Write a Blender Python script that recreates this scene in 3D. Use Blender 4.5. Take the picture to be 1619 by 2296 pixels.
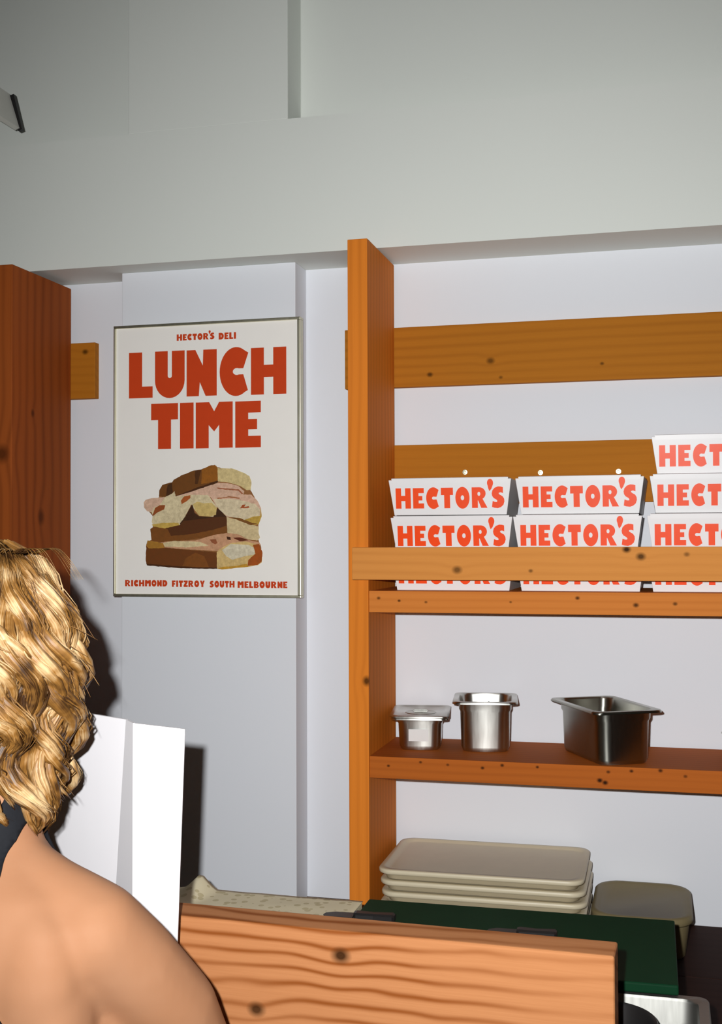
import bpy, bmesh, math, random
import numpy as np
from mathutils import Vector, Matrix, noise
from mathutils.geometry import tessellate_polygon

for o in list(bpy.data.objects):
    bpy.data.objects.remove(o)
sc = bpy.context.scene
COL = sc.collection
random.seed(7)
rng = np.random.default_rng(7)

# ------------------------------------------------------------------ camera
YAW, PITCH, ROLL, FPX = 0.252442, 0.02494, -0.003508, 2651.3
CAM = Vector((0, 0, 1.6))
fw = Vector((-math.sin(YAW) * math.cos(PITCH), math.cos(YAW) * math.cos(PITCH), math.sin(PITCH)))
r0 = Vector((math.cos(YAW), math.sin(YAW), 0))
u0 = r0.cross(fw)
rt = r0 * math.cos(ROLL) + u0 * math.sin(ROLL)
up = rt.cross(fw)
cd = bpy.data.cameras.new('camera')
cd.sensor_fit = 'VERTICAL'
cd.sensor_height = 36.0
cd.lens = 36.0 * FPX / 2296.0
cd.clip_start = 0.02
cam = bpy.data.objects.new('camera', cd)
COL.objects.link(cam)
m = Matrix.Identity(4)
for i in range(3):
    m[i][0], m[i][1], m[i][2], m[i][3] = rt[i], up[i], -fw[i], CAM[i]
cam.matrix_world = m
sc.camera = cam

# ------------------------------------------------------------------ light: the camera's flash and a trace of room light
w = bpy.data.worlds.new('world')
w.use_nodes = True
w.node_tree.nodes['Background'].inputs[0].default_value = (0.95, 0.92, 0.72, 1)
w.node_tree.nodes['Background'].inputs[1].default_value = 0.018
sc.world = w
fl = bpy.data.lights.new('camera_flash', 'SPOT')
fl.energy = 205
fl.color = (1.0, 1.0, 1.0)
fl.spot_size = math.radians(92)
fl.spot_blend = 1.0
fl.shadow_soft_size = 0.011
flo = bpy.data.objects.new('camera_flash', fl)
COL.objects.link(flo)
flo.location = CAM - rt * 0.058 + up * 0.05
aim = (fw + rt * 0.10 - up * 0.07).normalized()
flo.rotation_euler = aim.to_track_quat('-Z', 'Y').to_euler()

sc.view_settings.view_transform = 'Standard'
sc.view_settings.look = 'None'
sc.view_settings.gamma = 1.0
sc.view_settings.use_curve_mapping = False
sc.view_settings.exposure = 0.0

# ------------------------------------------------------------------ helpers
def lin(c):
    return tuple((v / 255 / 12.92) if v / 255 <= 0.04045 else ((v / 255 + 0.055) / 1.055) ** 2.4 for v in c)

class NT:
    def __init__(s, name):
        s.m = bpy.data.materials.new(name)
        s.m.use_nodes = True
        s.t = s.m.node_tree
        s.b = s.t.nodes['Principled BSDF']
    def n(s, kind, **kw):
        nd = s.t.nodes.new(kind)
        for k, v in kw.items():
            setattr(nd, k, v)
        return nd
    def l(s, a, b):
        s.t.links.new(a, b)
    def math(s, op, a, b=None, c=None, clamp=False):
        nd = s.n('ShaderNodeMath', operation=op, use_clamp=clamp)
        for i, v in enumerate((a, b, c)):
            if v is None:
                continue
            if isinstance(v, (int, float)):
                nd.inputs[i].default_value = v
            else:
                s.l(v, nd.inputs[i])
        return nd.outputs[0]
    def mix(s, f, a, b, mode='MIX'):
        nd = s.n('ShaderNodeMix', data_type='RGBA', blend_type=mode)
        for sock, v in ((nd.inputs[0], f), (nd.inputs[6], a), (nd.inputs[7], b)):
            if isinstance(v, (int, float)):
                sock.default_value = v
            elif isinstance(v, tuple):
                sock.default_value = (*v[:3], 1)
            else:
                s.l(v, sock)
        return nd.outputs[2]
    def coord(s, scale=(1, 1, 1), off=(0, 0, 0), kind='Object'):
        tc = s.n('ShaderNodeTexCoord')
        mp = s.n('ShaderNodeMapping')
        mp.inputs['Scale'].default_value = scale
        mp.inputs['Location'].default_value = off
        s.l(tc.outputs[kind], mp.inputs[0])
        return mp.outputs[0]
    def noise(s, vec, scale, detail=3, rough=0.5):
        nd = s.n('ShaderNodeTexNoise')
        s.l(vec, nd.inputs['Vector'])
        nd.inputs['Scale'].default_value = scale
        nd.inputs['Detail'].default_value = detail
        nd.inputs['Roughness'].default_value = rough
        return nd.outputs[0]
    def bump(s, h, strength=0.2, dist=0.002):
        nd = s.n('ShaderNodeBump')
        nd.inputs['Strength'].default_value = strength
        nd.inputs['Distance'].default_value = dist
        s.l(h, nd.inputs['Height'])
        s.l(nd.outputs[0], s.b.inputs['Normal'])
    def fin(s, col, rough=0.6, spec=0.3, metal=0.0):
        if isinstance(col, tuple):
            s.b.inputs['Base Color'].default_value = (*col[:3], 1)
        else:
            s.l(col, s.b.inputs['Base Color'])
        s.b.inputs['Roughness'].default_value = rough
        s.b.inputs['Specular IOR Level'].default_value = spec
        s.b.inputs['Metallic'].default_value = metal
        return s.m

def plain(name, col, rough=0.5, spec=0.3, metal=0.0, var=0.08, nscale=30, bump=0.0):
    t = NT(name)
    v = t.noise(t.coord(), nscale, 4)
    c = t.mix(v, tuple(x * (1 - var) for x in col), tuple(min(1, x * (1 + var)) for x in col))
    if bump:
        t.bump(v, bump, 0.001)
    return t.fin(c, rough, spec, metal)

def wood(name, base, dark, axis='X', seed=0.0, knots=(), freq=420, amp=0.03, contrast=0.45, fibre=0.25, low=3.0, along=0.3, power=2.2, mod=1.6, rough=0.62, spec=0.06, big=0.3):
    """sawn timber: growth lines run along `axis`; knots = (point, radius, strength) in object space"""
    t = NT(name)
    al = 'XYZ'.index(axis)
    st = [1.0, 1.0, 1.0]; st[al] = along
    ff = [1.0, 1.0, 1.0]; ff[al] = 0.02
    off = (seed * 1.7, seed * 2.3, seed * 3.1)
    raw = t.coord()
    ld = t.noise(t.coord(tuple(st), off), low, 3)
    fi = t.noise(t.coord(tuple(ff), off), 420, 3, 0.6)
    bg = t.noise(t.coord(tuple(st), off), 5, 2)
    sep = t.n('ShaderNodeSeparateXYZ')
    t.l(raw, sep.inputs[0])
    ax = [i for i in (2, 0, 1) if i != al]
    c = t.math('ADD', sep.outputs[ax[0]], t.math('MULTIPLY', sep.outputs[ax[1]], 0.7))
    c = t.math('ADD', c, t.math('MULTIPLY', ld, amp))
    dark_k = None
    for (kp, kr, ks) in knots:
        sub = t.n('ShaderNodeVectorMath', operation='SUBTRACT')
        t.l(raw, sub.inputs[0]); sub.inputs[1].default_value = kp
        sc_ = t.n('ShaderNodeVectorMath', operation='MULTIPLY')
        q = [1.0, 1.0, 1.0]; q[al] = 0.8
        t.l(sub.outputs[0], sc_.inputs[0]); sc_.inputs[1].default_value = q
        ln = t.n('ShaderNodeVectorMath', operation='LENGTH')
        t.l(sc_.outputs[0], ln.inputs[0])
        d = t.math('DIVIDE', ln.outputs['Value'], kr)
        if kr > 0.006:
            g = t.math('POWER', 2.718, t.math('MULTIPLY', t.math('MULTIPLY', d, d), -0.12))
            c = t.math('ADD', c, t.math('MULTIPLY', g, kr * 0.9))
        k = t.math('MULTIPLY', t.math('SUBTRACT', 1.45, t.math('MULTIPLY', d, 1.2), clamp=True), ks)
        dark_k = k if dark_k is None else t.math('MAXIMUM', dark_k, k)
    s = t.math('SINE', t.math('MULTIPLY', c, freq))
    s = t.math('MULTIPLY_ADD', s, 0.5, 0.5)
    s = t.math('POWER', s, power)
    s = t.math('MULTIPLY', s, t.math('MULTIPLY_ADD', bg, mod, -0.5 * mod + 0.6, clamp=True))
    col = t.mix(t.math('MULTIPLY', s, contrast), base, dark)
    col = t.mix(t.math('MULTIPLY', fi, fibre), col, dark)
    col = t.mix(t.math('MULTIPLY', bg, big), col, tuple(x * 0.62 for x in base))
    if dark_k is not None:
        col = t.mix(dark_k, col, (dark[0] * 0.13, dark[1] * 0.16, dark[2] * 0.2))
    t.bump(fi, 0.12, 0.0012)
    return t.fin(col, rough, spec)

def mesh_of(bm, name, smooth=False):
    bmesh.ops.recalc_face_normals(bm, faces=bm.faces)
    me = bpy.data.meshes.new(name)
    bm.to_mesh(me); bm.free()
    if smooth:
        me.shade_smooth()
    return me

def link(name, me, mat=None, parent=None, label=None, cat=None, group=None, kind=None):
    o = bpy.data.objects.new(name, me)
    COL.objects.link(o)
    if mat is not None and me is not None:
        me.materials.clear()
        for q in (mat if isinstance(mat, (list, tuple)) else [mat]):
            me.materials.append(q)
    if parent is not None:
        o.parent = parent
    if label: o['label'] = label
    if cat: o['category'] = cat
    if group: o['group'] = group
    if kind: o['kind'] = kind
    return o

def thing(name, loc, label, cat, group=None, rz=0.0):
    o = link(name, None, label=label, cat=cat, group=group)
    o.empty_display_size = 0.05
    o.location = loc
    o.rotation_euler = (0, 0, rz)
    return o

def add_box(bm, x0, x1, y0, y1, z0, z1):
    vs = [bm.verts.new(p) for p in ((x0, y0, z0), (x1, y0, z0), (x1, y1, z0), (x0, y1, z0), (x0, y0, z1), (x1, y0, z1), (x1, y1, z1), (x0, y1, z1))]
    for f in ((0, 3, 2, 1), (4, 5, 6, 7), (0, 1, 5, 4), (1, 2, 6, 5), (2, 3, 7, 6), (3, 0, 4, 7)):
        bm.faces.new([vs[i] for i in f])

def box_me(b, org=(0, 0, 0), bevel=0.0015, seg=2):
    bm = bmesh.new()
    add_box(bm, b[0] - org[0], b[1] - org[0], b[2] - org[1], b[3] - org[1], b[4] - org[2], b[5] - org[2])
    if bevel:
        bmesh.ops.bevel(bm, geom=list(bm.edges), offset=bevel, segments=seg, affect='EDGES', profile=0.6)
    return mesh_of(bm, 'box')

def rr_loop(w_, d_, r, z, n=6, cx=0, cy=0):
    pts = []
    for (sx, sy, a0) in ((1, -1, -90), (1, 1, 0), (-1, 1, 90), (-1, -1, 180)):
        for k in range(n + 1):
            a = math.radians(a0 + 90 * k / n)
            pts.append((cx + sx * (w_ / 2 - r) + r * math.cos(a), cy + sy * (d_ / 2 - r) + r * math.sin(a), z))
    return pts

def circ_loop(rx, ry, z, n=40, cx=0, cy=0):
    return [(cx + rx * math.cos(2 * math.pi * k / n), cy + ry * math.sin(2 * math.pi * k / n), z) for k in range(n)]

def loft(bm, loops, cap0=True, cap1=True):
    rings = [[bm.verts.new(p) for p in L] for L in loops]
    n = len(rings[0])
    for a, b in zip(rings[:-1], rings[1:]):
        for i in range(n):
            bm.faces.new((a[i], a[(i + 1) % n], b[(i + 1) % n], b[i]))
    if cap0: bm.faces.new(list(reversed(rings[0])))
    if cap1: bm.faces.new(rings[-1])

def loft_me(loops, cap0=True, cap1=True, smooth=True, sharp=40):
    bm = bmesh.new()
    loft(bm, loops, cap0, cap1)
    bmesh.ops.recalc_face_normals(bm, faces=bm.faces)
    if smooth:
        for e in bm.edges:
            if len(e.link_faces) == 2 and e.calc_face_angle(0) > math.radians(sharp):
                e.smooth = False
    return mesh_of(bm, 'loft', smooth)

def from_arrays(verts, faces, name='m', smooth=False):
    me = bpy.data.meshes.new(name)
    me.from_pydata([tuple(v) for v in verts], [], [tuple(f) for f in faces])
    me.update()
    if smooth: me.shade_smooth()
    return me

# ------------------------------------------------------------------ chunky poster alphabet (unit cap height)
def arc(cx, cy, rx, ry, a0, a1, n=12):
    return [(cx + rx * math.cos(math.radians(a0 + (a1 - a0) * k / n)), cy + ry * math.sin(math.radians(a0 + (a1 - a0) * k / n))) for k in range(n + 1)]
GL = {
 'L': (.52, [[(0, 0), (.52, 0), (.52, .25), (.29, .25), (.29, 1), (0, 1)]]),
 'U': (.65, [[(0, 1), (0, .38)] + arc(.325, .36, .325, .385, 180, 360, 16) + [(.65, 1), (.37, 1), (.37, .46)] + arc(.325, .46, .045, .05, 0, -180, 6) + [(.28, 1)]]),
 'N': (.65, [[(0, 0), (0, 1), (.19, 1), (.35, .66), (.36, 1), (.65, 1), (.65, 0), (.41, 0), (.285, .30), (.265, 0)]]),
 'C': (.63, [[(.63, .90), (.52, .565)] + arc(.38, .50, .09, .075, 60, 300, 10) + [(.52, .435), (.62, .09)] + arc(.36, .5, .36, .53, -58, -302, 30)]),
 'H': (.76, [[(0, 0), (0, 1), (.28, 1), (.28, .63), (.48, .63), (.48, 1), (.76, 1), (.76, 0), (.48, 0), (.48, .37), (.28, .37), (.28, 0)]]),
 'T': (.60, [[(.155, 0), (.155, .64), (0, .64), (0, 1), (.60, 1), (.60, .64), (.445, .64), (.445, 0)]]),
 'I': (.29, [[(0, 0), (.29, 0), (.29, 1), (0, 1)]]),
 'M': (.82, [[(0, 0), (0, 1), (.30, 1), (.41, .80), (.52, 1), (.82, 1), (.82, 0), (.52, 0), (.52, .50), (.41, .36), (.29, .50), (.29, 0)]]),
 'E': (.55, [[(0, 0), (.55, 0), (.55, .25), (.28, .25), (.28, .39), (.47, .39), (.47, .61), (.28, .61), (.28, .75), (.55, .75), (.55, 1), (0, 1)]]),
 'F': (.53, [[(0, 0), (.28, 0), (.28, .34), (.46, .34), (.46, .58), (.28, .58), (.28, .74), (.53, .74), (.53, 1), (0, 1)]]),
 'O': (.70, [arc(.35, .5, .35, .53, 0, 350, 35), arc(.35, .5, .085, .12, 0, 340, 17)]),
 'R': (.76, [[(0, 0), (0, 1), (.36, 1)] + arc(.37, .70, .31, .30, 80, -60, 12) + [(.76, 0), (.45, 0), (.31, .36), (.29, .36), (.29, 0)], arc(.35, .68, .07, .10, 0, 330, 11)]),
 'D': (.68, [[(0, 0), (0, 1), (.30, 1)] + arc(.30, .5, .38, .5, 85, -85, 18) + [(.30, 0)], [(.28, .30), (.28, .70)] + arc(.29, .5, .09, .19, 80, -80, 8)]),
 'B': (.66, [[(0, 0), (0, 1), (.34, 1)] + arc(.36, .74, .26, .26, 85, -50, 9) + arc(.36, .29, .30, .29, 50, -88, 11) + [(.33, 0)], arc(.33, .72, .065, .075, 0, 330, 11), arc(.34, .29, .075, .085, 0, 330, 11)]),
 'S': (.62, [[(.56, .99), (.56, .70), (.45, .74), (.36, .72), (.355, .67), (.42, .62), (.54, .55), (.61, .43), (.62, .30), (.57, .14), (.45, .03), (.30, -.02), (.12, 0), (.01, .04), (.05, .33), (.17, .28), (.26, .28), (.275, .34), (.22, .40), (.10, .47), (.03, .57), (.01, .70), (.05, .85), (.16, .97), (.32, 1.03), (.46, 1.02)]]),
 'Z': (.60, [[(0, 0), (.60, 0), (.60, .27), (.36, .27), (.60, .75), (.60, 1), (0, 1), (0, .73), (.23, .73), (0, .24)]]),
 'Y': (.72, [[(0, 1), (.30, 1), (.37, .70), (.44, 1), (.72, 1), (.51, .42), (.51, 0), (.22, 0), (.22, .42)]]),
 "'": (.20, [arc(.14, 1.20, .15, .20, -30, 215, 14) + [(.05, .93), (.10, .80), (.20, .92)]]),
}
_cache = {}
def glyph(ch):
    if ch not in _cache:
        cs = GL[ch][1]
        polys = [[Vector((x, y, 0)) for x, y in c] for c in cs]
        flat = [p for c in cs for p in c]
        _cache[ch] = (flat, tessellate_polygon(polys))
    return _cache[ch]

def text_mesh(items, place):
    """items: (char, x0, x1, y0, height); place maps (x, y) to a 3-D point"""
    V, F = [], []
    for ch, x0, x1, y0, h in items:
        pts, tris = glyph(ch)
        wd = GL[ch][0]
        o = len(V)
        V += [place(x0 + px / wd * (x1 - x0), y0 + py * h) for px, py in pts]
        F += [tuple(o + i for i in t) for t in tris]
    return from_arrays(V, F, 'lettering')

def set_word(word, x0, x1, y0, h, gap=0.09):
    adv = []
    for i, ch in enumerate(word):
        adv.append(GL[ch][0])
    if "'" in word:
        tot = 0
        for i, ch in enumerate(word):
            tot += GL[ch][0] * (0.15 if ch == "'" else 1) + (gap if i else 0) * (0.6 if ch == "'" else 1)
    else:
        tot = sum(adv) + gap * (len(word) - 1)
    s = (x1 - x0) / tot
    out, x = [], 0
    for i, ch in enumerate(word):
        if ch == "'":
            x += gap * 0.6 * (i > 0)
            out.append((ch, x0 + (x - 0.06) * s, x0 + (x + 0.14) * s, y0, h))
            x += 0.15 * GL[ch][0]
        else:
            x += gap * (i > 0)
            out.append((ch, x0 + x * s, x0 + (x + GL[ch][0]) * s, y0, h))
            x += GL[ch][0]
    return out
SANDWICH = [
 ((150,100,58), [(-115.6,236.8),(-77.9,269.3),(18.7,303.5),(107.2,276.4),(109.3,246.0),(124.2,221.6),(133.8,201.3),(128.4,165.0),(128.4,132.8),(134.7,116.7),(136.8,84.4),(102.7,71.3),(31.6,67.1),(-144.5,76.0),(-146.8,128.7),(-135.6,133.8),(-136.7,156.5),(-132.3,166.8),(-133.4,189.5),(-144.6,202.1),(-153.6,216.6),(-117.8,232.7)]),
 ((110,65,25), [(-117.8,234.8),(-116.7,249.3),(-109.0,261.5),(-91.2,266.4),(-84.5,267.3),(-80.1,273.4),(-58.0,284.4),(-29.4,294.1),(-11.8,295.9),(10.0,304.6),(22.0,306.0),(28.5,300.2),(31.7,267.5),(-3.1,255.8),(-47.0,242.1),(-77.9,234.3),(-108.9,233.7)]),
 ((150,90,25), [(-11.8,262.1),(-9.6,295.8),(10.0,304.6),(22.0,306.0),(28.5,300.2),(30.7,268.6)]),
 ((60,32,14), [(-100.0,234.6),(-95.6,261.3),(-84.5,266.3),(-82.3,244.6),(-91.2,234.5)]),
 ((70,36,14), [(-27.2,262.3),(-27.2,293.1),(-11.8,294.8),(-20.6,262.2)]),
 ((62,30,12), [(-77.9,234.3),(-25.0,253.1),(31.7,270.6),(27.4,263.5),(-25.0,246.9),(-69.0,233.2)]),
 ((218,198,142), [(22.0,306.0),(31.8,298.1),(66.4,296.4),(92.2,286.8),(107.2,278.4),(111.5,266.2),(110.4,247.0),(100.7,246.2),(83.6,256.5),(53.4,265.1),(29.6,267.6),(28.5,300.2)]),
 ((222,182,156), [(-77.9,233.3),(-25.0,247.9),(29.6,264.5),(53.4,263.1),(79.3,256.6),(94.3,244.2),(92.2,236.1),(111.4,235.9),(126.4,221.6),(134.9,205.3),(134.8,185.2),(128.4,169.1),(115.6,167.1),(62.0,183.8),(51.2,185.9),(27.4,208.5),(12.2,231.1),(-38.2,235.8),(-60.2,215.6),(-84.5,228.2)]),
 ((228,205,170), [(18.7,226.9),(62.0,226.4),(94.3,221.9),(122.1,213.5),(132.7,201.3),(130.6,173.1),(115.6,168.2),(62.0,184.8),(46.9,190.0),(27.4,208.5)]),
 ((165,100,70), [(27.4,253.3),(81.4,248.5),(92.2,238.2),(87.9,237.2),(79.3,245.4),(29.6,250.2)]),
 ((165,100,60), [(27.4,228.9),(59.9,232.5),(83.6,229.2),(82.5,226.7),(57.7,230.1),(29.6,226.8)]),
 ((170,80,40), [(83.5,204.8),(90.0,212.9),(97.5,213.4),(94.3,207.8),(105.0,209.7),(107.1,206.0),(94.3,204.7)]),
 ((195,160,70), [(115.6,185.3),(132.7,187.2),(134.9,205.3),(136.5,185.1),(129.5,168.1),(115.6,166.7),(92.1,177.4)]),
 ((226,206,166), [(-155.9,220.8),(-151.4,227.0),(-135.7,230.9),(-102.3,232.6),(-84.5,240.6),(-77.9,246.6),(-75.6,234.3),(-38.2,237.9),(5.6,236.3),(27.4,208.5),(18.7,186.2),(10.0,186.2),(-25.0,198.8),(-36.0,215.3),(-55.7,178.6),(-64.6,166.4),(-102.2,160.4),(-128.9,164.7),(-135.7,175.1),(-133.4,189.5),(-135.7,197.8),(-146.9,200.0),(-154.7,208.4)]),
 ((220,184,158), [(-155.9,220.8),(-151.4,227.0),(-135.7,230.9),(-102.3,232.6),(-113.4,216.2),(-131.2,208.1),(-135.7,198.9),(-146.9,200.0),(-154.7,208.4)]),
 ((175,90,40), [(-60.2,215.6),(-62.4,223.8),(-53.6,234.0),(-38.2,236.9),(-38.2,229.7),(-49.1,221.6)]),
 ((150,75,35), [(-134.5,189.6),(-126.7,208.1),(-115.6,214.1),(-101.1,214.0),(-104.5,203.7),(-120.0,197.7),(-131.2,189.5)]),
 ((205,172,84), [(-135.6,168.9),(-104.4,172.8),(-69.0,172.5),(-64.6,166.4),(-102.2,159.4),(-128.9,163.7)]),
 ((50,25,15), [(-33.8,215.3),(-27.2,194.7),(-16.2,187.5),(18.7,185.1),(29.5,206.4),(51.2,185.9),(51.2,173.7),(-60.2,166.3),(-64.6,170.5),(-51.3,186.8)]),
 ((212,186,116), [(-31.6,215.3),(-20.6,221.3),(-3.1,217.0),(14.3,218.8),(27.4,206.4),(25.2,190.2),(10.0,186.2),(-16.2,188.5),(-25.0,198.8)]),
 ((80,40,18), [(-139.0,158.6),(-128.9,163.7),(-102.2,159.4),(-64.6,167.4),(-55.7,176.5),(18.7,184.1),(51.2,185.9),(53.3,149.3),(18.7,141.3),(-38.1,133.4),(-91.1,129.5),(-102.2,125.4),(-135.6,131.7)]),
 ((122,72,28), [(-139.0,158.6),(-128.9,163.7),(-95.5,158.3),(-86.7,141.8),(-38.1,145.7),(18.7,155.6),(52.3,165.6),(53.3,149.3),(18.7,141.3),(-38.1,133.4),(-91.1,129.5),(-102.2,125.4),(-135.6,131.7)]),
 ((216,196,150), [(51.2,185.9),(64.1,181.7),(83.5,177.5),(111.3,167.2),(129.5,163.0),(129.5,146.9),(132.6,136.8),(126.2,130.8),(104.9,132.9),(79.2,145.1),(53.3,148.3)]),
 ((120,76,30), [(59.8,184.8),(83.5,182.6),(113.5,170.8),(126.3,170.1),(111.3,165.8),(79.2,177.5)]),
 ((206,156,120), [(-102.2,128.5),(-25.0,131.3),(18.7,143.4),(51.2,148.3),(79.2,145.1),(104.9,131.9),(130.5,126.7),(134.7,120.7),(122.0,118.7),(31.7,106.7),(-46.9,110.9),(-135.6,115.2),(-142.3,121.4)]),
 ((226,202,156), [(-106.6,125.4),(-80.0,130.5),(-14.0,128.2),(7.8,119.0),(-46.9,115.0),(-102.2,117.2)]),
 ((150,85,55), [(10.0,133.2),(25.2,134.2),(29.5,125.0),(23.0,122.0),(14.3,127.1)]),
 ((55,22,12), [(51.2,140.2),(60.9,139.1),(61.9,132.0),(53.3,133.1)]),
 ((95,35,20), [(67.3,137.1),(83.5,138.0),(96.3,134.9),(104.9,130.9),(83.5,129.3)]),
 ((106,56,20), [(-149.0,121.4),(-145.7,131.8),(-106.6,125.4),(-102.2,115.1),(-46.9,109.9),(27.3,103.7),(28.4,66.1),(-3.1,66.0),(-68.9,67.9),(-146.7,73.9),(-150.1,84.3)]),
 ((172,122,46), [(-149.0,119.4),(-145.7,131.8),(-106.6,125.4),(-102.2,114.1),(-142.3,113.2)]),
 ((126,72,26), [(-60.1,67.9),(-49.1,90.5),(-25.0,102.7),(-3.1,94.5),(9.9,66.0)]),
 ((62,30,12), [(-149.4,79.1),(-146.7,77.0),(-68.9,71.6),(-3.1,68.9),(28.4,68.5),(28.4,65.7),(-3.1,65.6),(-68.9,67.1),(-146.7,73.1)]),
 ((218,188,124), [(27.3,103.7),(33.8,110.8),(61.9,124.9),(96.3,128.9),(124.1,122.7),(134.7,112.6),(139.0,100.5),(136.8,80.4),(128.3,74.4),(104.8,70.3),(74.8,68.2),(40.3,64.1),(28.4,66.1)]),
 ((232,212,184), [(40.3,108.7),(61.9,122.9),(104.9,120.8),(121.9,112.7),(119.8,98.5),(94.1,94.5),(66.2,86.4),(51.1,94.5)]),
 ((165,78,20), [(115.6,120.7),(130.5,122.7),(139.0,102.6),(136.8,82.4),(126.2,74.4),(102.7,72.3),(104.8,86.4),(121.9,100.6)]),
 ((200,150,50), [(29.5,67.1),(40.3,64.1),(74.8,67.8),(104.8,70.3),(100.5,77.4),(72.7,72.3),(42.5,70.2)]),
]

# ------------------------------------------------------------------ materials
def paint(name, col):
    t = NT(name)
    n1 = t.noise(t.coord(), 1.3, 4)
    n2 = t.noise(t.coord(), 260, 3)
    c = t.mix(n1, tuple(x * 0.965 for x in col), tuple(min(1, x * 1.03) for x in col))
    t.bump(n2, 0.06, 0.001)
    return t.fin(c, 0.62, 0.25)
M = {}
M['wall'] = paint('white_wall_paint', (0.765, 0.79, 0.835))
M['bulk'] = paint('bulkhead_dim_light_tint', (0.755, 0.785, 0.735))  # wall white with the greenish cast of dimmer upper light put into the colour
M['floor'] = plain('grey_concrete', (0.22, 0.21, 0.2), 0.7, 0.2, var=0.15, nscale=6)
OR, DK = (0.60, 0.225, 0.052), (0.40, 0.10, 0.010)
M['steel'] = None
def steel(name, base, rough, aniso=0.0):
    t = NT(name)
    n = t.noise(t.coord((1, 1, 0.1)), 180, 3)
    n2 = t.noise(t.coord(), 14, 3)
    c = t.mix(n2, tuple(x * 0.8 for x in base), base)
    t.fin(c, rough, 0.5, 1.0)
    t.l(t.math('MULTIPLY_ADD', n, 0.12, rough - 0.06), t.b.inputs['Roughness'])
    if aniso:
        tg = t.n('ShaderNodeTangent', direction_type='RADIAL', axis='Z')
        t.l(tg.outputs[0], t.b.inputs['Tangent'])
        t.b.inputs['Anisotropic'].default_value = aniso
        t.b.inputs['Anisotropic Rotation'].default_value = 0.25
    return t.m
M['steel'] = steel('brushed_steel', (0.62, 0.62, 0.58), 0.36, 0.85)
M['steel_dark'] = steel('worn_dark_steel', (0.42, 0.42, 0.37), 0.34, 0.8)
M['steel_plain'] = steel('dull_steel', (0.30, 0.30, 0.28), 0.52)
M['card'] = plain('white_coated_card', (0.80, 0.79, 0.79), 0.36, 0.28, var=0.02)
M['red'] = plain('red_orange_print', (0.90, 0.068, 0.004), 0.36, 0.22, var=0.06, nscale=60)
M['poster_red'] = plain('deep_red_print', (0.62, 0.060, 0.012), 0.6, 0.1, var=0.05, nscale=60)
M['paper'] = plain('cream_poster_paper', (0.94, 0.915, 0.86), 0.6, 0.1, var=0.02)
M['alu'] = steel('pale_gold_aluminium', (0.72, 0.69, 0.52), 0.38)
M['tray'] = plain('cloudy_plastic', (0.66, 0.58, 0.41), 0.42, 0.4, var=0.05)
M['tray2'] = plain('smoky_plastic', (0.20, 0.16, 0.08), 0.45, 0.2, var=0.06)
M['green'] = plain('dark_green_board', (0.003, 0.032, 0.012), 0.6, 0.08, var=0.12, nscale=20)
M['black'] = plain('black_plastic', (0.012, 0.011, 0.011), 0.45, 0.4, var=0.1)
M['cloth'] = plain('black_jersey', (0.010, 0.011, 0.014), 0.8, 0.2, var=0.2, nscale=200, bump=0.2)
M['white'] = plain('white_board_sheet', (0.72, 0.71, 0.73), 0.55, 0.15, var=0.015)
M['greywhite'] = plain('grey_white_metal', (0.62, 0.62, 0.57), 0.55, 0.3, var=0.03)
M['sticker'] = plain('white_sticker', (0.8, 0.78, 0.76), 0.6, 0.2, var=0.03)

# ------------------------------------------------------------------ the setting
YW, YP, YB, YU = 2.665, 2.58, 2.505, 2.605
ZS, ZB = 2.243, 2.548          # underside and top of the bulkhead
def struct(name, b, mat, label, bevel=0.002):
    return link(name, box_me(b, bevel=bevel), mat, label=label, cat='wall' if 'wall' in name else (name if name in ('floor', 'ceiling') else 'trim'), kind='structure')
struct('wall_back', (-4, 3, YW, 2.85, 0, 3.3), M['wall'], 'white painted wall behind the shelves', 0)
struct('trim_1', (-1.2535, -0.8195, YP, YW, 0, ZS), M['wall'], 'shallow white wall pier carrying the poster', 0.002)
struct('trim_2', (-4, 3, YB, YW, ZS, ZB), M['bulk'], 'pale bulkhead running across above the shelves', 0)
struct('trim_3', (-1.202, -0.8126, YB, YU, ZB, 3.3), M['bulk'], 'pale box column rising above the bulkhead', 0.002)
struct('trim_4', (-4, 3, YU, YW, ZB, 3.3), M['bulk'], 'upper wall set back above the bulkhead', 0)
struct('ceiling', (-4, 3, -1.5, YW, 3.3, 3.35), M['wall'], 'white ceiling', 0)
struct('floor', (-4, 3, -1.5, YW, -0.05, 0), M['floor'], 'grey concrete floor', 0)

# ------------------------------------------------------------------ timber
def part_box(name, root, b, mat, bevel=0.002, label=None):
    return link(name, box_me(b, org=root.location, bevel=bevel), mat, root, label=label)

# wall bench
Z0 = 0.772
bench = thing('wall_bench', (-0.4, 2.03, 0), 'deep dark timber bench along the wall under the shelves', 'bench')
BR = (0.035, 0.014, 0.010)
m_bench = wood('bench_timber', BR, (0.016, 0.006, 0.004), 'X', 3.0, freq=260)
for k in range(4):
    a = 1.40 + k * (YW - 1.40) / 4
    part_box('plank', bench, (-2.4, 1.4, a + 0.0006, a + (YW - 1.40) / 4 - 0.0006, Z0 - 0.04, Z0), m_bench, 0.0015)
for x in (-2.35, -1.35, -0.35, 0.65, 1.30):
    for y in (1.46, 2.55):
        part_box('leg', bench, (x, x + 0.07, y, y + 0.07, 0, Z0 - 0.0405), m_bench)

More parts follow.
